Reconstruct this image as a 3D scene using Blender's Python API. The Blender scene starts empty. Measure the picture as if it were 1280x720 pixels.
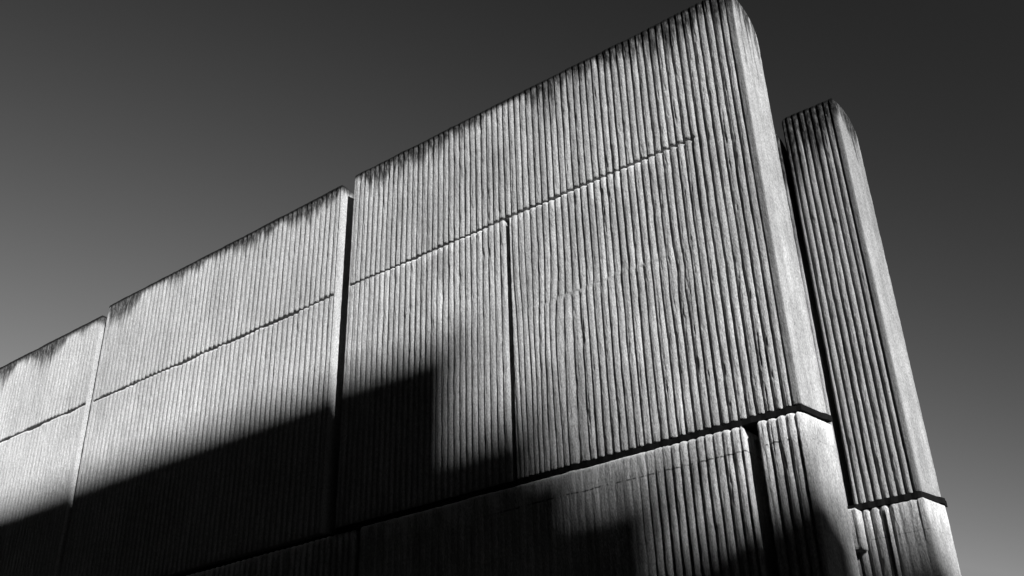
import bpy, math
import numpy as np
from mathutils import Matrix, Vector

# World axes: X runs along the main wall (to the right), Y runs into the wall, Z up.
# The camera stands at (0, 0, 1.6); the main wall face is at Y = 10.
scene = bpy.context.scene
col = scene.collection
R = math.radians

# ------------------------------------------------------------------ noise
def lattice(seed):
    return np.random.default_rng(seed).random((256, 256))
_L = {}
def vnoise(x, y, seed=0):
    """smooth value noise in 0..1"""
    if seed not in _L: _L[seed] = lattice(seed + 11)
    t = _L[seed]
    xi = np.floor(x).astype(int); yi = np.floor(y).astype(int)
    fx = x - xi; fy = y - yi
    fx = fx*fx*(3-2*fx); fy = fy*fy*(3-2*fy)
    a = t[xi & 255, yi & 255]; b = t[(xi+1) & 255, yi & 255]
    c = t[xi & 255, (yi+1) & 255]; d = t[(xi+1) & 255, (yi+1) & 255]
    return (a*(1-fx)+b*fx)*(1-fy) + (c*(1-fx)+d*fx)*fy
def fbm(x, y, seed=0, o=3):
    s = 0; a = .5; n = 0
    for k in range(o):
        s = s + a*vnoise(x*2**k, y*2**k, seed+k*7); n += a; a *= .5
    return s/n
def sstep(a, b, x):
    t = np.clip((x-a)/(b-a), 0, 1)
    return t*t*(3-2*t)

# ------------------------------------------------------------------ objects
def tag(o, label=None, cat=None, group=None, kind=None):
    if label: o['label'] = label
    if cat: o['category'] = cat
    if group: o['group'] = group
    if kind: o['kind'] = kind
    return o
def empty(name, loc):
    o = bpy.data.objects.new(name, None); col.objects.link(o); o.location = loc
    return o
def link(name, me, mat, parent=None):
    me.materials.append(mat)
    o = bpy.data.objects.new(name, me); col.objects.link(o)
    if parent:
        o.parent = parent
        o.location = -Vector(parent.location)
    return o
def boxes_mesh(name, boxes):
    v = []; f = []
    for (x0, x1, y0, y1, z0, z1) in boxes:
        n = len(v)
        v += [(x0,y0,z0),(x1,y0,z0),(x1,y1,z0),(x0,y1,z0),(x0,y0,z1),(x1,y0,z1),(x1,y1,z1),(x0,y1,z1)]
        f += [(n,n+3,n+2,n+1),(n+4,n+5,n+6,n+7),(n,n+1,n+5,n+4),(n+1,n+2,n+6,n+5),(n+2,n+3,n+7,n+6),(n+3,n,n+4,n+7)]
    me = bpy.data.meshes.new(name); me.from_pydata(v, [], f); return me

# ------------------------------------------------------------------ materials
def concrete(name, albedo=.36, top=None, stain=.3, stain_k=.93, bump=1.0, light_top=None, rim=.97, heavy=None, cracks=None, leak=(), margin=None, vary=1.0, drip=(.35, 1.6), rimw=.15):
    """board-marked grey concrete; top = height of the upper edge that carries dark rain staining,
    light_top = height of an edge under which the concrete is washed pale"""
    m = bpy.data.materials.new(name); m.use_nodes = True
    nt = m.node_tree; N = nt.nodes; K = nt.links
    N.clear()
    out = N.new('ShaderNodeOutputMaterial'); bs = N.new('ShaderNodeBsdfPrincipled')
    K.new(bs.outputs[0], out.inputs[0])
    bs.inputs['Roughness'].default_value = .9
    bs.inputs['Specular IOR Level'].default_value = .1
    bs.inputs['Diffuse Roughness'].default_value = 1.0
    geo = N.new('ShaderNodeNewGeometry')
    sep = N.new('ShaderNodeSeparateXYZ'); K.new(geo.outputs['Position'], sep.inputs[0])
    def noise(scale, sx=1, sz=1, detail=4, rough=.55, w=0, sy=1):
        mp = N.new('ShaderNodeMapping'); K.new(geo.outputs['Position'], mp.inputs[0])
        mp.inputs['Scale'].default_value = (sx, sy, sz); mp.inputs['Location'].default_value = (w*3.1, w*1.7, w*2.3)
        n = N.new('ShaderNodeTexNoise'); K.new(mp.outputs[0], n.inputs['Vector'])
        n.inputs['Scale'].default_value = scale; n.inputs['Detail'].default_value = detail; n.inputs['Roughness'].default_value = rough
        return n.outputs['Fac']
    def mth(op, a, b=None, c=None, clamp=False):
        n = N.new('ShaderNodeMath'); n.operation = op; n.use_clamp = clamp
        for i, s in enumerate((a, b, c)):
            if s is None: continue
            if isinstance(s, (int, float)): n.inputs[i].default_value = s
            else: K.new(s, n.inputs[i])
        return n.outputs[0]
    def rng(v, a, b, c, d):
        n = N.new('ShaderNodeMapRange'); n.interpolation_type = 'SMOOTHSTEP'
        K.new(v, n.inputs[0])
        for i, s in enumerate((a, b, c, d)):
            if isinstance(s, (int, float)): n.inputs[i+1].default_value = s
            else: K.new(s, n.inputs[i+1])
        return n.outputs[0]
    big = noise(.6, detail=3, w=1)
    streak = noise(9, sz=.06, detail=5, w=2)
    mid = noise(5, sz=.35, detail=5, w=3)
    fine = noise(90, sz=.35, detail=3, w=4, rough=.7)
    val = mth('MULTIPLY', albedo, rng(big, .3, .7, .9, 1.1))
    val = mth('MULTIPLY', val, rng(streak, .3, .7, 1-.14*vary, 1+.1*vary))
    val = mth('MULTIPLY', val, rng(mid, .3, .72, 1-.14*vary, 1+.12*vary))
    if margin:   # darker, mottled strip left of the arris
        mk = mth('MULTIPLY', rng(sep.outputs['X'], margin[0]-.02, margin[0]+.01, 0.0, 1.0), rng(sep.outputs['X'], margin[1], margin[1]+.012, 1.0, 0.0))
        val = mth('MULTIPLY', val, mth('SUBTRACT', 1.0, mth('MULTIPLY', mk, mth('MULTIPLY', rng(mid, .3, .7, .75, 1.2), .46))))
    val = mth('MULTIPLY', val, rng(fine, .3, .7, .64, 1.3))
    # small pale and dark flecks of lime and blow holes
    fl = noise(38, sz=.5, detail=2, w=6)
    val = mth('MULTIPLY', val, rng(fl, .68, .76, 1.0, 1.35))
    fd = noise(30, sz=.4, detail=2, w=8)
    val = mth('MULTIPLY', val, rng(fd, .24, .31, .62, 1.0))
    if top is not None:
        d = mth('SUBTRACT', top, sep.outputs['Z'])
        s1 = noise(13, sz=.05, detail=4, w=9, rough=.7)
        s2 = noise(.9, sz=.2, detail=3, w=10)
        ln = mth('MULTIPLY', rng(s1, .3, .72, drip[0], drip[1]), mth('MULTIPLY', rng(s2, .32, .68, .3, 1.75), stain))
        if heavy:
            hx = rng(sep.outputs['X'], heavy[0], heavy[1], 1.0, heavy[2])
            ln = mth('MULTIPLY', ln, hx)
        q = mth('DIVIDE', d, ln)
        mask = rng(q, .35, 1.15, 1.0, 0.0)
        brk = rng(noise(26, sz=.3, detail=4, w=12, rough=.7), .3, .6, .62, 1.0)
        mask = mth('MULTIPLY', mth('MULTIPLY', mask, brk), stain_k)
        band = rng(d, rimw*.3, rimw, rim, 0.0)
        mask = mth('MAXIMUM', mask, band)
        val = mth('MULTIPLY', val, mth('SUBTRACT', 1.0, mask))
    if light_top is not None:
        d = mth('SUBTRACT', light_top, sep.outputs['Z'])
        s1 = noise(11, sz=.12, detail=5, w=14, rough=.7)
        ln = rng(s1, .3, .7, .03, .5)
        q = mth('DIVIDE', d, ln)
        mask = rng(q, .3, 1.2, .45, 0.0)
        val = mth('MULTIPLY', val, mth('ADD', 1.0, mask))
    for (zl, xa, xb, kk, ll) in leak:      # pale lime weeping out of a joint
        d = mth('SUBTRACT', zl, sep.outputs['Z'])
        ln = rng(noise(8, sz=.05, detail=4, w=23, rough=.7), .42, .72, .02, ll)
        mask = mth('MULTIPLY', rng(mth('DIVIDE', d, ln), .3, 1.1, kk, 0.0), rng(d, 0.0, .004, 0.0, 1.0))
        mask = mth('MULTIPLY', mask, mth('MULTIPLY', rng(sep.outputs['X'], xa-.5, xa+.5, 0.0, 1.0), rng(sep.outputs['X'], xb-.5, xb+.5, 1.0, 0.0)))
        val = mth('MULTIPLY', val, mth('ADD', 1.0, mask))
    if cracks:
        # dashed dark pour line: (height, slope noise, x0, x1, strength)
        for (zc, x0, x1, k, wdt) in cracks:
            wob = mth('MULTIPLY', mth('SUBTRACT', noise(2.5, sz=.01, detail=3, w=15), .5), .05)
            dz = mth('ABSOLUTE', mth('SUBTRACT', mth('SUBTRACT', sep.outputs['Z'], zc), wob))
            ml = rng(dz, wdt*.4, wdt, 1.0, 0.0)
            md = rng(noise(14, sz=.05, detail=3, w=17, rough=.7), .42, .56, 0.0, 1.0)
            me_ = mth('MULTIPLY', rng(sep.outputs['X'], x0-.2, x0+.3, 0.0, 1.0), rng(sep.outputs['X'], x1-.3, x1+.2, 1.0, 0.0))
            ml = mth('MULTIPLY', mth('MULTIPLY', ml, md), mth('MULTIPLY', me_, k))
            val = mth('MULTIPLY', val, mth('SUBTRACT', 1.0, ml))
    val = mth('MINIMUM', val, .62)
    cmb = N.new('ShaderNodeCombineColor')
    for i in range(3): K.new(val, cmb.inputs[i])
    K.new(cmb.outputs[0], bs.inputs['Base Color'])
    hb = mth('ADD', mth('MULTIPLY', noise(45, sz=.3, detail=4, w=20, rough=.7), .8), mth('MULTIPLY', noise(13, sz=.25, detail=3, w=21), 1.0))
    b = N.new('ShaderNodeBump'); b.inputs['Strength'].default_value = 1.0*bump; b.inputs['Distance'].default_value = .02
    K.new(hb, b.inputs['Height']); K.new(b.outputs[0], bs.inputs['Normal'])
    return m
def flat_mat(name, g, rough=.9, scale=3):
    m = bpy.data.materials.new(name); m.use_nodes = True
    nt = m.node_tree; bs = nt.nodes['Principled BSDF']
    n = nt.nodes.new('ShaderNodeTexNoise'); n.inputs['Scale'].default_value = scale; n.inputs['Detail'].default_value = 6
    r = nt.nodes.new('ShaderNodeValToRGB')
    r.color_ramp.elements[0].position = .3; r.color_ramp.elements[0].color = (g*.7,)*3+(1,)
    r.color_ramp.elements[1].position = .7; r.color_ramp.elements[1].color = (g*1.25,)*3+(1,)
    t = nt.nodes.new('ShaderNodeTexCoord'); nt.links.new(t.outputs['Object'], n.inputs['Vector'])
    nt.links.new(n.outputs['Fac'], r.inputs[0]); nt.links.new(r.outputs[0], bs.inputs['Base Color'])
    bs.inputs['Roughness'].default_value = rough
    bs.inputs['Specular IOR Level'].default_value = .5 if rough < .5 else .08
    return m

TOP = 11.76
M = dict(
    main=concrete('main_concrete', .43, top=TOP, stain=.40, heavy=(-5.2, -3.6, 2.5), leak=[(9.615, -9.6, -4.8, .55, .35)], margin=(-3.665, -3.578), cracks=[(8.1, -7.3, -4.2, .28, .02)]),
    left=concrete('left_concrete', .45, top=11.73, stain=.42, stain_k=.93, heavy=(-13, -11, 1.7), vary=.5, drip=(.55, 1.35), rimw=.16),
    left3=concrete('far_left_concrete', .47, top=11.60, stain=.42, stain_k=.93, vary=.4, drip=(.7, 1.3), rimw=.18),
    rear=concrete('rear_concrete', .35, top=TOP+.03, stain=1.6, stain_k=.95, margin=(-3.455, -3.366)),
    low=concrete('lower_concrete', .42, vary=1.5, light_top=5.76, cracks=[(5.44, -7.6, -3.5, .75, .013)]),
    rearlow=concrete('rear_lower_concrete', .39, light_top=5.44, cracks=[(5.1, -4.4, -3.2, .4, .012)]),
    core=concrete('recess_concrete', .12),
    other=flat_mat('dark_concrete', .045),
    glass=flat_mat('dark_glass', .02, .15),
    ground=flat_mat('paving_ground', .04, .9, 1.2),
)

# ------------------------------------------------------------------ ribbed panels
def panel(name, parent, mat, x0, x1, z0, z1, y0, y1=None, depth=.5, taper=.07, pitch=.108, pitch_k=0.0,
          rl=.03, rr=.04, du=.008, dz=.022, grooves=(), backround=.5, amp=.044, wear=None, seed=0, flat_r=.09,
          flat_l=.03, warp=None, label=None, ribw=.0225, sag_r=0.0, sag_l=0.0, rough=1.0, topedge=.018):
    """A thick cast wall panel with a corduroy face, real grooves, rounded arrises, end faces, top and back.
    y0/y1: Y of the face at x0 / x1.  depth: thickness.  grooves: (kind, ...) joint cuts in the face."""
    if y1 is None: y1 = y0
    if not isinstance(rl, (tuple, list)): rl = (rl, rl)
    # plan polyline: left side (back to front), left arris, face, right arris, right side
    P = []   # x, y, nx, ny, is_face weight
    nS = 10
    for k in range(nS):
        t = k/nS
        P.append((x0, y0+depth-(depth-rl[0])*t, -1, 0, 0))
    for k in range(5):
        a = k/4*math.pi/2
        P.append((x0+rl[0]*(1-math.cos(a)), y0+rl[0]*(1-math.sin(a)), -math.cos(a), -math.sin(a), 0))
    xf1 = x1-taper
    nf = max(4, int((xf1-rr-(x0+rl[0]))/du))
    for k in range(1, nf):
        x = x0+rl[0]+(xf1-rr-x0-rl[0])*k/nf
        P.append((x, y0+(y1-y0)*(x-x0)/(x1-x0), 0, -1, 1))
    ang = math.atan2(depth-rr, taper)          # end face leans outwards going back
    nA = 7
    for k in range(nA):
        a = k/(nA-1)*ang
        P.append((xf1-rr+rr*math.sin(a), y1+rr*(1-math.cos(a)), math.sin(a), -math.cos(a), 0))
    xe, ye = P[-1][0], P[-1][1]
    nS2 = 30
    for k in range(1, nS2+1):
        t = k/nS2
        P.append((xe+(x1-xe)*t, ye+(y1+depth-ye)*t, math.sin(ang), -math.cos(ang), 0))
    P = np.array(P); X, Y, NX, NY, W = P.T
    D = np.maximum(0, Y-(y0+(y1-y0)*(np.clip(X,x0,x1)-x0)/(x1-x0)))      # depth behind the face
    rb = backround
    ztop = z1 - (rb-np.sqrt(np.maximum(0, rb*rb-np.clip(D-max(0, depth-rb), 0, rb*.999)**2)))*(1 if rb > 0 else 0) if rb > 0 else np.full_like(D, z1)
    if sag_r > 0:
        q = np.clip((X-(x1-taper-sag_r))/sag_r, 0, 1); ztop = ztop - sag_r*(1-np.sqrt(np.maximum(0, 1-(q*.97)**2)))
    if sag_l > 0:
        q = np.clip((x0+sag_l-X)/sag_l, 0, 1); ztop = ztop - sag_l*(1-np.sqrt(np.maximum(0, 1-(q*.95)**2)))
    # rows
    rows = list(np.linspace(.03, 1, max(3, int((z1-z0)/dz)))*(z1-z0-.06))
    rel = [0, .003, .008, .016] + [r for r in rows]
    rel = [r for r in rel if r <= z1-z0-.05] + [z1-z0-e for e in (.035, .022, .012, .005, .001)]
    for g in grooves:
        if g[0] == 'h':
            rel += [g[1]-z0+e for e in (-.016, -.010, -.005, 0, .005, .010, .016)]
    rel = np.array(sorted(rel)); keep = [0]
    for i in range(1, len(rel)):
        if rel[i]-rel[keep[-1]] > .0022: keep.append(i)
    rel = rel[keep]; t = rel/(z1-z0)
    Z = z0 + t[:, None]*(ztop[None, :]-z0)
    XX = np.broadcast_to(X, Z.shape); YY = np.broadcast_to(Y, Z.shape)
    # ribs -----------------------------------------------------------------
    s = XX-(-3.5)
    ph = s/pitch + pitch_k*s*s/pitch
    wob = (fbm(XX*2.2, Z*1.3, seed+1)-.5)*.08 + (fbm(XX*9+seed, Z*2.5, seed+2, 2)-.5)*.08*rough
    ph2 = ph + wob + (warp(XX, Z) if warp else 0)
    k = np.floor(ph2); fr = ph2-k
    gk = np.abs(fr-.5)*pitch
    dep = .68+.55*vnoise(k*.93+.5, Z*1.1+k*3.7, seed+3)
    A = np.ones_like(Z)
    if wear is not None: A = wear(XX, Z)
    wd = ribw*(.75+.55*vnoise(k*.71, Z*.9+k*1.3, seed+4))
    e = np.clip(gk/wd, 0, 3)
    H = -amp*dep*A*np.exp(-e**1.9)
    H += .006*A*(np.cos((fr)*2*np.pi)+0)*.5
    # one flank is ground back more than the other
    H -= .006*A*sstep(.55, .95, fr)*vnoise(k*.5, Z*.7, seed+9)
    # chipped rib crowns
    ch = fbm(XX*30, Z*5, seed+5, 3)
    H -= .008*sstep(.6, .78, ch)*A*rough
    H += (fbm(XX*45, Z*6, seed+6, 3)-.5)*.006*rough
    H += (fbm(XX*.9, Z*.7, seed+7, 2)-.5)*.012
    fade = np.minimum(sstep(x0+flat_l, x0+flat_l+.03, XX), 1-sstep(x1-taper-flat_r-.02, x1-taper-flat_r+.01, XX))
    fade = fade*W[None, :]
    if backround > 0:   # plain lip above the ribs
        fade = fade*(1-.85*sstep(0, .04, .065*(.6+.8*vnoise(XX*9, Z*0, seed+33))-(1-t)[:, None]*(z1-z0)))
    H = H*fade + (1-fade)*((fbm((XX+YY*1.3)*14, Z*9, seed+8, 3)-.5)*.010)
    for g in grooves:
        if g[0] == 'h':
            _, zc, ga, gb, wg, dg = g
            w2 = wg*(.75+.5*vnoise(XX*6, Z*0, seed+20))
            m = (1-sstep(w2*.5, w2, np.abs(Z-zc-(fbm(XX*1.5, Z*0, seed+21)-.5)*.02)))*sstep(ga-.02, ga+.05, XX)*(1-sstep(gb-.25, gb+.02, XX))
            H = H - dg*m*W[None, :]
        else:
            _, xc, ga, gb, wg, dg = g
            m = (1-sstep(wg*.5-.006, wg*.5+.004, np.abs(XX-xc-(fbm(Z*.8, Z*0, seed+22)-.5)*.02)))*sstep(ga-.02, ga+.01, Z)*(1-sstep(gb-.02, gb+.0, Z))
            H = H*(1-m) - dg*m*W[None, :]
    # rounded, slightly crumbled upper and lower arris
    dt = (1-t)[:, None]*(z1-z0)*np.ones_like(Z); db = rel[:, None]*np.ones_like(Z)
    crumb = .6+1.2*fbm(XX*8, YY*8, seed+30)
    H = H - topedge*crumb*np.clip(1-dt/(topedge*1.6), 0, 1)**2 - .012*crumb*np.clip(1-db/.016, 0, 1)**2
    # hollowed top silhouette
    Z = Z - (1-sstep(0, .25, dt))*(fbm(XX*3, YY*3, seed+31)-.35)*.03*(1 if rb > 0 else .3)
    PX = XX + NX*H; PY = YY + NY*H
    nr, nc = Z.shape
    V = np.stack([PX, PY, Z], -1).reshape(-1, 3)
    idx = np.arange(nr*nc).reshape(nr, nc)
    q = np.stack([idx[:-1, :-1], idx[:-1, 1:], idx[1:, 1:], idx[1:, :-1]], -1).reshape(-1, 4)
    # top: rings from the face back over the rounded top; bottom: one strip
    top_v = []; faces = [q]; base = len(V)
    yb = y0+depth if y0 >= y1 else y1+depth
    yb = Y*0 + (y0+(y1-y0)*(np.clip(X, x0, x1)-x0)/(x1-x0)) + depth
    prev = idx[-1]; xt = V[idx[-1]]
    nk = 7
    for kk in range(1, nk+1):
        f = kk/nk
        yy = xt[:, 1] + (yb-xt[:, 1])*f
        dd = np.clip(yy-(yb-depth), 0, depth)
        zz = z1-(rb-np.sqrt(np.maximum(0, rb*rb-np.clip(dd-max(0, depth-rb), 0, rb*.999)**2))) if rb > 0 else np.full_like(dd, z1)
        zz = np.minimum(zz, xt[:, 2]+0*zz) if (sag_l or sag_r or rb > 0) else zz
        rowv = np.stack([xt[:, 0], yy, zz], -1)
        top_v.append(rowv); cur = base+np.arange(nc); base += nc
        faces.append(np.stack([prev[:-1], prev[1:], cur[1:], cur[:-1]], -1)); prev = cur
    bt = V[idx[0]]
    rowv = np.stack([bt[:, 0], yb, bt[:, 2]], -1); top_v.append(rowv); cur = base+np.arange(nc); base += nc
    faces.append(np.stack([idx[0][1:], idx[0][:-1], cur[:-1], cur[1:]], -1))
    V = np.concatenate([V]+top_v); F = np.concatenate(faces)
    me = bpy.data.meshes.new(name)
    me.vertices.add(len(V)); me.vertices.foreach_set('co', V.astype(np.float32).ravel())
    me.loops.add(F.size); me.loops.foreach_set('vertex_index', F.astype(np.int32).ravel())
    me.polygons.add(len(F)); me.polygons.foreach_set('loop_start', np.arange(0, F.size, 4, dtype=np.int32))
    me.update(calc_edges=True)
    me.polygons.foreach_set('use_smooth', np.ones(len(F), dtype=bool)); me.update()
    o = link(name, me, mat, parent)
    if label: o['label'] = label
    return o

# ================================================================== front building
bld = empty('concrete_building', (-10, 10.5, 0))
tag(bld, 'long corduroy ribbed concrete building front of several tall panels, nearest the camera', 'building')

def warp_main(x, z):
    # the board pattern jumps at a pour line, is broken up beside it and crowded near the vertical joint
    line = 8.12+(x+5.5)*.03+(fbm(x*2.5, z*0, 70)-.5)*.12
    p = .14*(1-sstep(-.02, .02, z-line))*sstep(-7.25, -6.8, x)*(1-sstep(-5.3, -5.0, x))
    q = np.exp(-(((x+4.78)/.26)**2+((z-7.75)/.42)**2))
    p = p + q*.45*(fbm(x*14, z*2.4, 71, 3)-.5)*1.5
    e = sstep(-7.3, -7.25, x)*(1-sstep(-6.7, -6.2, x))*(1-sstep(7.2, 9.0, z))
    return p + e*((fbm(x*5, z*.5, 72, 2)-.5)*.7 + (x+6.9)*2.6)
def wear_main(x, z):
    # worn, shallow ribs where the form boards met and where the concrete was patched
    a = 1-.25*np.exp(-(((x+4.95)/.28)**2+((z-7.95)/.55)**2))
    a = a*(1-.35*sstep(.5, .75, fbm(x*.9, z*.5, 77)))
    a = a*(1-.2*sstep(.52, .7, fbm(x*3, z*.6, 78)))
    a = a*np.where((x > -7.3) & (x < -6.2) & (z < 9.6), .8, 1)
    a = a*(.78+.34*sstep(-7, -4.2, x))
    a = a*(1-.25*np.exp(-((z-8.1-(x+5.5)*.05)/.05)**2)*sstep(-7.2, -6.9, x)*(1-sstep(-4.6, -4.3, x)))
    return a
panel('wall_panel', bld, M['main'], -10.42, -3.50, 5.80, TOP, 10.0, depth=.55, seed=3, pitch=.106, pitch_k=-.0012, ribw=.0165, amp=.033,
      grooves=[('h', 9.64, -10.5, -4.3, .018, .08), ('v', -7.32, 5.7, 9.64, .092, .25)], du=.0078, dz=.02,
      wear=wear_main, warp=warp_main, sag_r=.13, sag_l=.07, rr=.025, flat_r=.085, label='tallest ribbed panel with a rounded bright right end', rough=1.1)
def wear_left(x, z): return (.8-.25*sstep(-13, -19, x))-.3*sstep(.5, .75, fbm(x*.6, z*.4, 79))
panel('wall_panel', bld, M['left'], -17.36, -10.69, 5.80, 11.73, 10.12, 10.03, depth=.5, seed=40, pitch=.120,
      grooves=[('h', 9.62, -17.28, -10.70, .018, .08), ('v', -14.20, 5.7, 9.6, .02, .018)], du=.011, dz=.03, wear=wear_left, amp=.023,
      sag_l=.08, sag_r=.03, flat_r=.04, flat_l=.08, rl=.05, taper=.02, label='middle ribbed panel left of the black vertical gap')
panel('wall_panel', bld, M['left3'], -29.0, -17.50, 5.80, 11.60, 10.30, 10.14, depth=.5, seed=60, pitch=.120, amp=.018,
      grooves=[('h', 9.65, -29, -17.52, .020, .08), ('v', -20.9, 5.7, 9.6, .02, .018)], du=.014, dz=.04, wear=wear_left,
      sag_r=.08, flat_r=.10, taper=.02, label='far left ribbed panel')

# lower storey under the horizontal joint
def wear_low(x, z):
    a = .17+.98*sstep(-5.75, -5.0, x)
    a = a*(1-.6*sstep(5.38, 5.5, z)*(1-.5*sstep(-4.1, -4.0, x)))
    return a*(1-.3*sstep(.5, .7, fbm(x*1.5, z*1.1, 81)))
panel('base_panel', bld, M['low'], -9.92, -4.24, -.3, 5.73, 9.99, depth=.5, seed=80, pitch=.106, ribw=.017, taper=.01, rr=.02, flat_r=.02,
      backround=0, wear=wear_low, du=.0085, dz=.025, topedge=.028, label='lower panel with worn ribs and pale upper edge')
panel('base_panel', bld, M['low'], -4.09, -3.475, -.3, 5.73, 9.99, depth=.58, seed=90, pitch=.106, ribw=.016, taper=.10, rr=.06, flat_r=.05,
      backround=0, wear=lambda x, z: 1.05-.45*sstep(5.36, 5.5, z), du=.007, dz=.02, topedge=.028, label='narrow lower corner panel with smooth bright end')
panel('base_panel', bld, M['low'], -17.33, -10.02, -.3, 5.73, 10.11, 10.02, depth=.5, seed=95, pitch=.120, taper=.02,
      backround=0, wear=lambda x, z: .8+0*x, du=.02, dz=.08, topedge=.028, label='lower panel in shade under the middle panel')
panel('base_panel', bld, M['low'], -29.0, -17.5, -.3, 5.73, 10.29, 10.13, depth=.5, seed=97, pitch=.120, taper=.02,
      backround=0, wear=lambda x, z: .8+0*x, du=.02, dz=.08, topedge=.028, label='lower panel at far left')
link('recess_wall', boxes_mesh('recess_wall', [
    (-28.9, -3.72, 10.40, 10.50, -.3, 11.0),
    (-28.9, -4.35, 10.62, 12.4, -.3, 11.0),
    ]), M['core'], bld)

def strip(name, parent, pts, z0, z1, mat, label=None):
    # a black strip added so the shade in the open joint stays black: plan path of (x, y) front points, 0.2 m deep, slightly uneven
    v = []; f = []; n = len(pts)
    for i, (x, y) in enumerate(pts):
        a = (float(vnoise(np.array(i*.7+z0), np.array(2.3), 50))-.5)
        xi, yi = (x, y+.25) if i < n*.93 else (x-.22, y)
        for (px, py, pz) in ((x, y, z0+.004*a), (x, y, z1+.006*a), (xi, yi, z1), (xi, yi, z0)):
            v.append((px, py, pz))
    for i in range(n-1):
        for k in range(4):
            f.append((i*4+k, (i+1)*4+k, (i+1)*4+(k+1) % 4, i*4+(k+1) % 4))
    f += [(0, 1, 2, 3), (n*4-1, n*4-2, n*4-3, n*4-4)]
    me = bpy.data.meshes.new(name); me.from_pydata(v, [], f)
    bm_o = link(name, me, mat, parent)
    if label: bm_o['label'] = label
    return bm_o
M['joint_dark'] = flat_mat('joint_black', .006, .95, 12)
def path(x0, x1, yf, xe, ye, n=120, m=10):
    p = [(x0+(x1-x0)*i/n, yf+.006*math.sin(i*1.7)) for i in range(n+1)]
    p += [(x1+(xe-x1)*j/m+(.018 if j >= m-2 else 0), yf+(ye-yf)*j/m) for j in range(1, m+1)]   # pushed out a little at the end
    return p
strip('joint_dark_strip', bld, path(-10.40, -3.578, 10.012, -3.472, 10.56), 5.733, 5.800, M['joint_dark'])
strip('joint_dark_strip', bld, path(-17.3, -10.66, 10.14, -10.63, 10.4, 60), 5.728, 5.803, M['joint_dark'])

# ================================================================== rear pier
rear = empty('concrete_pier', (-3.8, 13.4, 0))
tag(rear, 'narrow ribbed concrete pier with dark stained top, behind the right end of the front building', 'pier')
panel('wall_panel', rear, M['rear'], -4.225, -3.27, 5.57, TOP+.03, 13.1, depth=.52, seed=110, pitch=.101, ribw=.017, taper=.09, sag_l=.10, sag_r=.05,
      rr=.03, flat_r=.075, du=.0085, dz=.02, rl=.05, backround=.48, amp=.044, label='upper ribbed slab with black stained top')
panel('wall_panel', rear, M['rear'], -7.6, -4.315, 5.57, TOP-.16, 13.12, depth=.4, seed=120, pitch=.11, taper=.005, sag_r=.1,
      rr=.02, flat_r=.055, du=.011, dz=.03, label='sliver of ribbed slab left of the black gap')
strip('joint_dark_strip', rear, path(-4.62, -3.368, 13.105, -3.245, 13.62, 30), 5.496, 5.574, M['joint_dark'])
def wear_rl(x, z):
    return np.where(x > -3.72, .25, 1.0)
panel('base_panel', rear, M['rearlow'], -4.9, -3.245, -.3, 5.50, 13.1, depth=.52, seed=130, pitch=.118, taper=.10, rr=.03,
      backround=0, flat_r=.08, wear=wear_rl, du=.0085, dz=.025, grooves=[('v', -3.875, 0, 5.4, .035, .12)], topedge=.025,
      label='lower ribbed slab with a smooth pale right part')
panel('corbel', rear, M['rearlow'], -4.62, -4.14, 4.965, 5.49, 12.93, depth=.168, seed=140, pitch=.13, taper=.01, rr=.015,
      backround=0, flat_r=.02, wear=lambda x, z: .35+0*x, topedge=.02, label='small projecting block with dark underside')
link('recess_wall', boxes_mesh('recess_wall', [(-7.6, -3.5, 13.48, 13.60, -.3, 11.15), (-7.6, -4.1, 13.621, 15.6, -.3, 11.1)]), M['core'], rear)

# ================================================================== ground
def sheet(name, s, z, mat):
    me = bpy.data.meshes.new(name); me.from_pydata([(-s,-s,z),(s,-s,z),(s,s,z),(-s,s,z)], [], [(0,1,2,3)])
    return tag(link(name, me, mat), kind='structure')
sheet('ground', 2500, 0, M['ground'])

# ================================================================== sun
S = Vector((.79, -.39, .48)).normalized()      # towards the sun

# ================================================================== building across the yard (behind the camera, casts the shade; tower and wings added)
opp = empty('stepped_building', (6, -12, 0))
tag(opp, 'dark stepped concrete building across the yard facing the ribbed wall, plus added sky-blocking tower and wings', 'building')
def opp_x(u, y, yw=10.0):   # wall x -> caster x on plane y
    t = (yw-y)/(-S.y); return u+t*S.x, t*S.z
blocks = []
YP = -11.0
def block(ua, ub, z, yp, thick=9.0, yw=10.0):
    xa, dzv = opp_x(ua, yp, yw); xb, _ = opp_x(ub, yp, yw)
    blocks.append((xa, xb, yp-thick, yp, 0, z+dzv))
block(-27, -8.05, 8.12, YP, 5)
block(-8.05, -6.45, 6.74, YP-7, 3)
block(-6.45, -5.90, 6.12, YP-9, 3)
block(-5.90, -4.85, 5.55, YP-9, 3)
block(-4.85, -4.65, 4.30, YP-9, 3)
block(-4.65, -4.15, 4.72, YP-7, .5)
block(-4.15, -3.15, 4.98, YP-7, .5)
block(-3.15, -2.00, 5.30, YP-7.2, .5)
block(-2.00, 1.75, 4.2, YP-1.6, 3)
block(1.75, 4.6, 8.85, YP-2.1, .4)
block(4.6, 34, 4.2, YP-2.1, 3)  # added low run, shades the yard to cut ground bounce
blocks.append((-44, blocks[0][0]-.01, YP-8, YP-.02, 0, 58))   # added unseen tower, keeps sky fill off the shaded wall
blocks.append((-44, -32, YP, 9.0, 0, 44))     # added unseen wing on the left, blocks the bright low sky
blocks.append((42, 56, -5.5, 26.0, 0, 55))      # added unseen wing on the right, cuts sky fill
for bq in blocks:
    mb = boxes_mesh('shade_block', [bq])
    if bq is blocks[0]:                      # its roof falls gently to the right
        for v in mb.vertices:
            if v.co.z > 1 and v.co.x < bq[0]+.1: v.co.z += .40
    link('shade_block', mb, M['other'], opp)
b0 = blocks[0]
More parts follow.
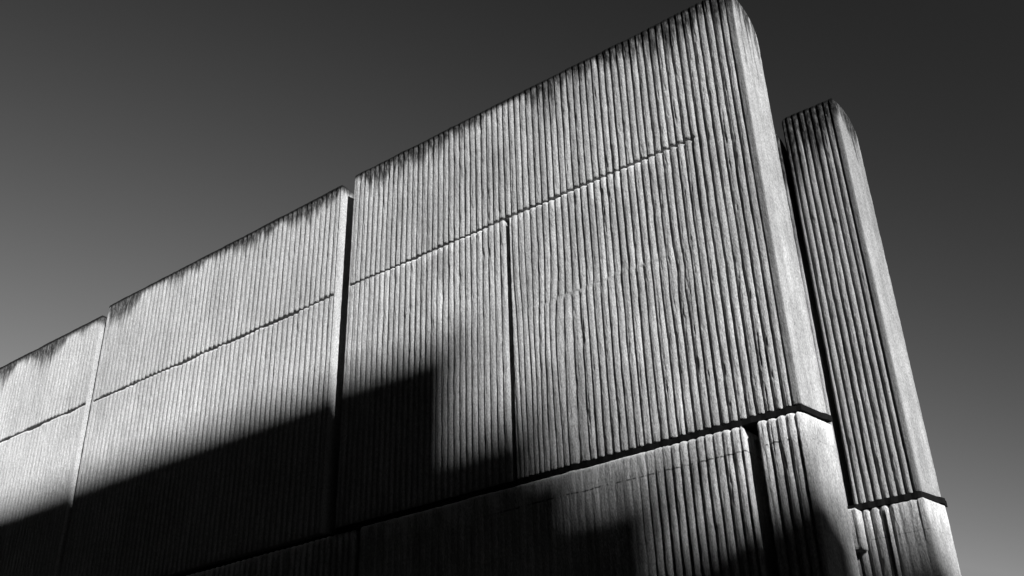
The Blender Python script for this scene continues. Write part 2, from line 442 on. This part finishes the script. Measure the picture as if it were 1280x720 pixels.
for fl in range(6):
    for kx in range(6):
        xa = b0[0]+.8+kx*3.1; za = 2.2+fl*3.5
        link('window', boxes_mesh('window', [(xa, xa+2.2, b0[3]+.003, b0[3]+.05, za, za+1.6)]), M['glass'], opp)

# ================================================================== light
sun = bpy.data.lights.new('sun', 'SUN'); sun.energy = 5.0; sun.angle = R(.6); sun.color = (1, 1, 1)
so = bpy.data.objects.new('sun', sun); col.objects.link(so)
so.rotation_euler = S.to_track_quat('Z', 'Y').to_euler()
elev = math.asin(S.z); az = math.atan2(S.x, S.y)

w = bpy.data.worlds.new('World'); scene.world = w; w.use_nodes = True
nt = w.node_tree; bg = nt.nodes['Background']
sky = nt.nodes.new('ShaderNodeTexSky'); sky.sky_type = 'NISHITA'; sky.sun_disc = False
sky.sun_elevation = elev; sky.sun_rotation = az; sky.air_density = 1.0; sky.dust_density = .3; sky.ozone_density = 1.5
# black-and-white film behind a red filter: only the red part of the sky, as grey
sp = nt.nodes.new('ShaderNodeSeparateColor'); cb = nt.nodes.new('ShaderNodeCombineColor')
nt.links.new(sky.outputs[0], sp.inputs[0])
def wm(op, a, b=None, clamp=False):
    n = nt.nodes.new('ShaderNodeMath'); n.operation = op; n.use_clamp = clamp
    for i, q in enumerate((a, b)):
        if q is None: continue
        if isinstance(q, (int, float)): n.inputs[i].default_value = q
        else: nt.links.new(q, n.inputs[i])
    return n.outputs[0]
# polarising filter: the sky is darkest at a right angle to the sun
tc = nt.nodes.new('ShaderNodeTexCoord')
nv = nt.nodes.new('ShaderNodeVectorMath'); nv.operation = 'NORMALIZE'; nt.links.new(tc.outputs['Generated'], nv.inputs[0])
dp = nt.nodes.new('ShaderNodeVectorMath'); dp.operation = 'DOT_PRODUCT'
nt.links.new(nv.outputs[0], dp.inputs[0]); dp.inputs[1].default_value = tuple(S)
c2 = wm('POWER', wm('ABSOLUTE', dp.outputs['Value']), 2)
pol = wm('SUBTRACT', 1.0, wm('MULTIPLY', wm('DIVIDE', wm('SUBTRACT', 1.0, c2), wm('ADD', 1.0, c2)), .74))
g = wm('MULTIPLY', sp.outputs[0], pol)
g = wm('MULTIPLY', wm('POWER', g, 1.45), 2.4)
g = wm('MINIMUM', g, 3.2)
for i in range(3): nt.links.new(g, cb.inputs[i])
nt.links.new(cb.outputs[0], bg.inputs['Color']); bg.inputs['Strength'].default_value = .05

# ================================================================== camera
cam = bpy.data.cameras.new('camera'); co = bpy.data.objects.new('camera', cam); col.objects.link(co)
ux = (0.80043403, -0.309972, -0.51305235); wx = (0.59885398, 0.37631335, 0.70693859); zx = (-0.02606272, -0.87310115, 0.48684198)
right = Vector((ux[0], wx[0], zx[0])); down = Vector((ux[1], wx[1], zx[1])); fwd = Vector((ux[2], wx[2], zx[2]))
co.matrix_world = Matrix.Translation((0, 0, 1.6)) @ Matrix((right, -down, -fwd)).transposed().to_4x4()
cam.sensor_width = 36; cam.lens = 36*1307.57/1280; cam.clip_start = .1; cam.clip_end = 8000
scene.camera = co

vs = scene.view_settings
vs.view_transform = 'Standard'; vs.look = 'None'; vs.gamma = 1; vs.exposure = .75; vs.use_curve_mapping = False
scene.cycles.use_denoising = True
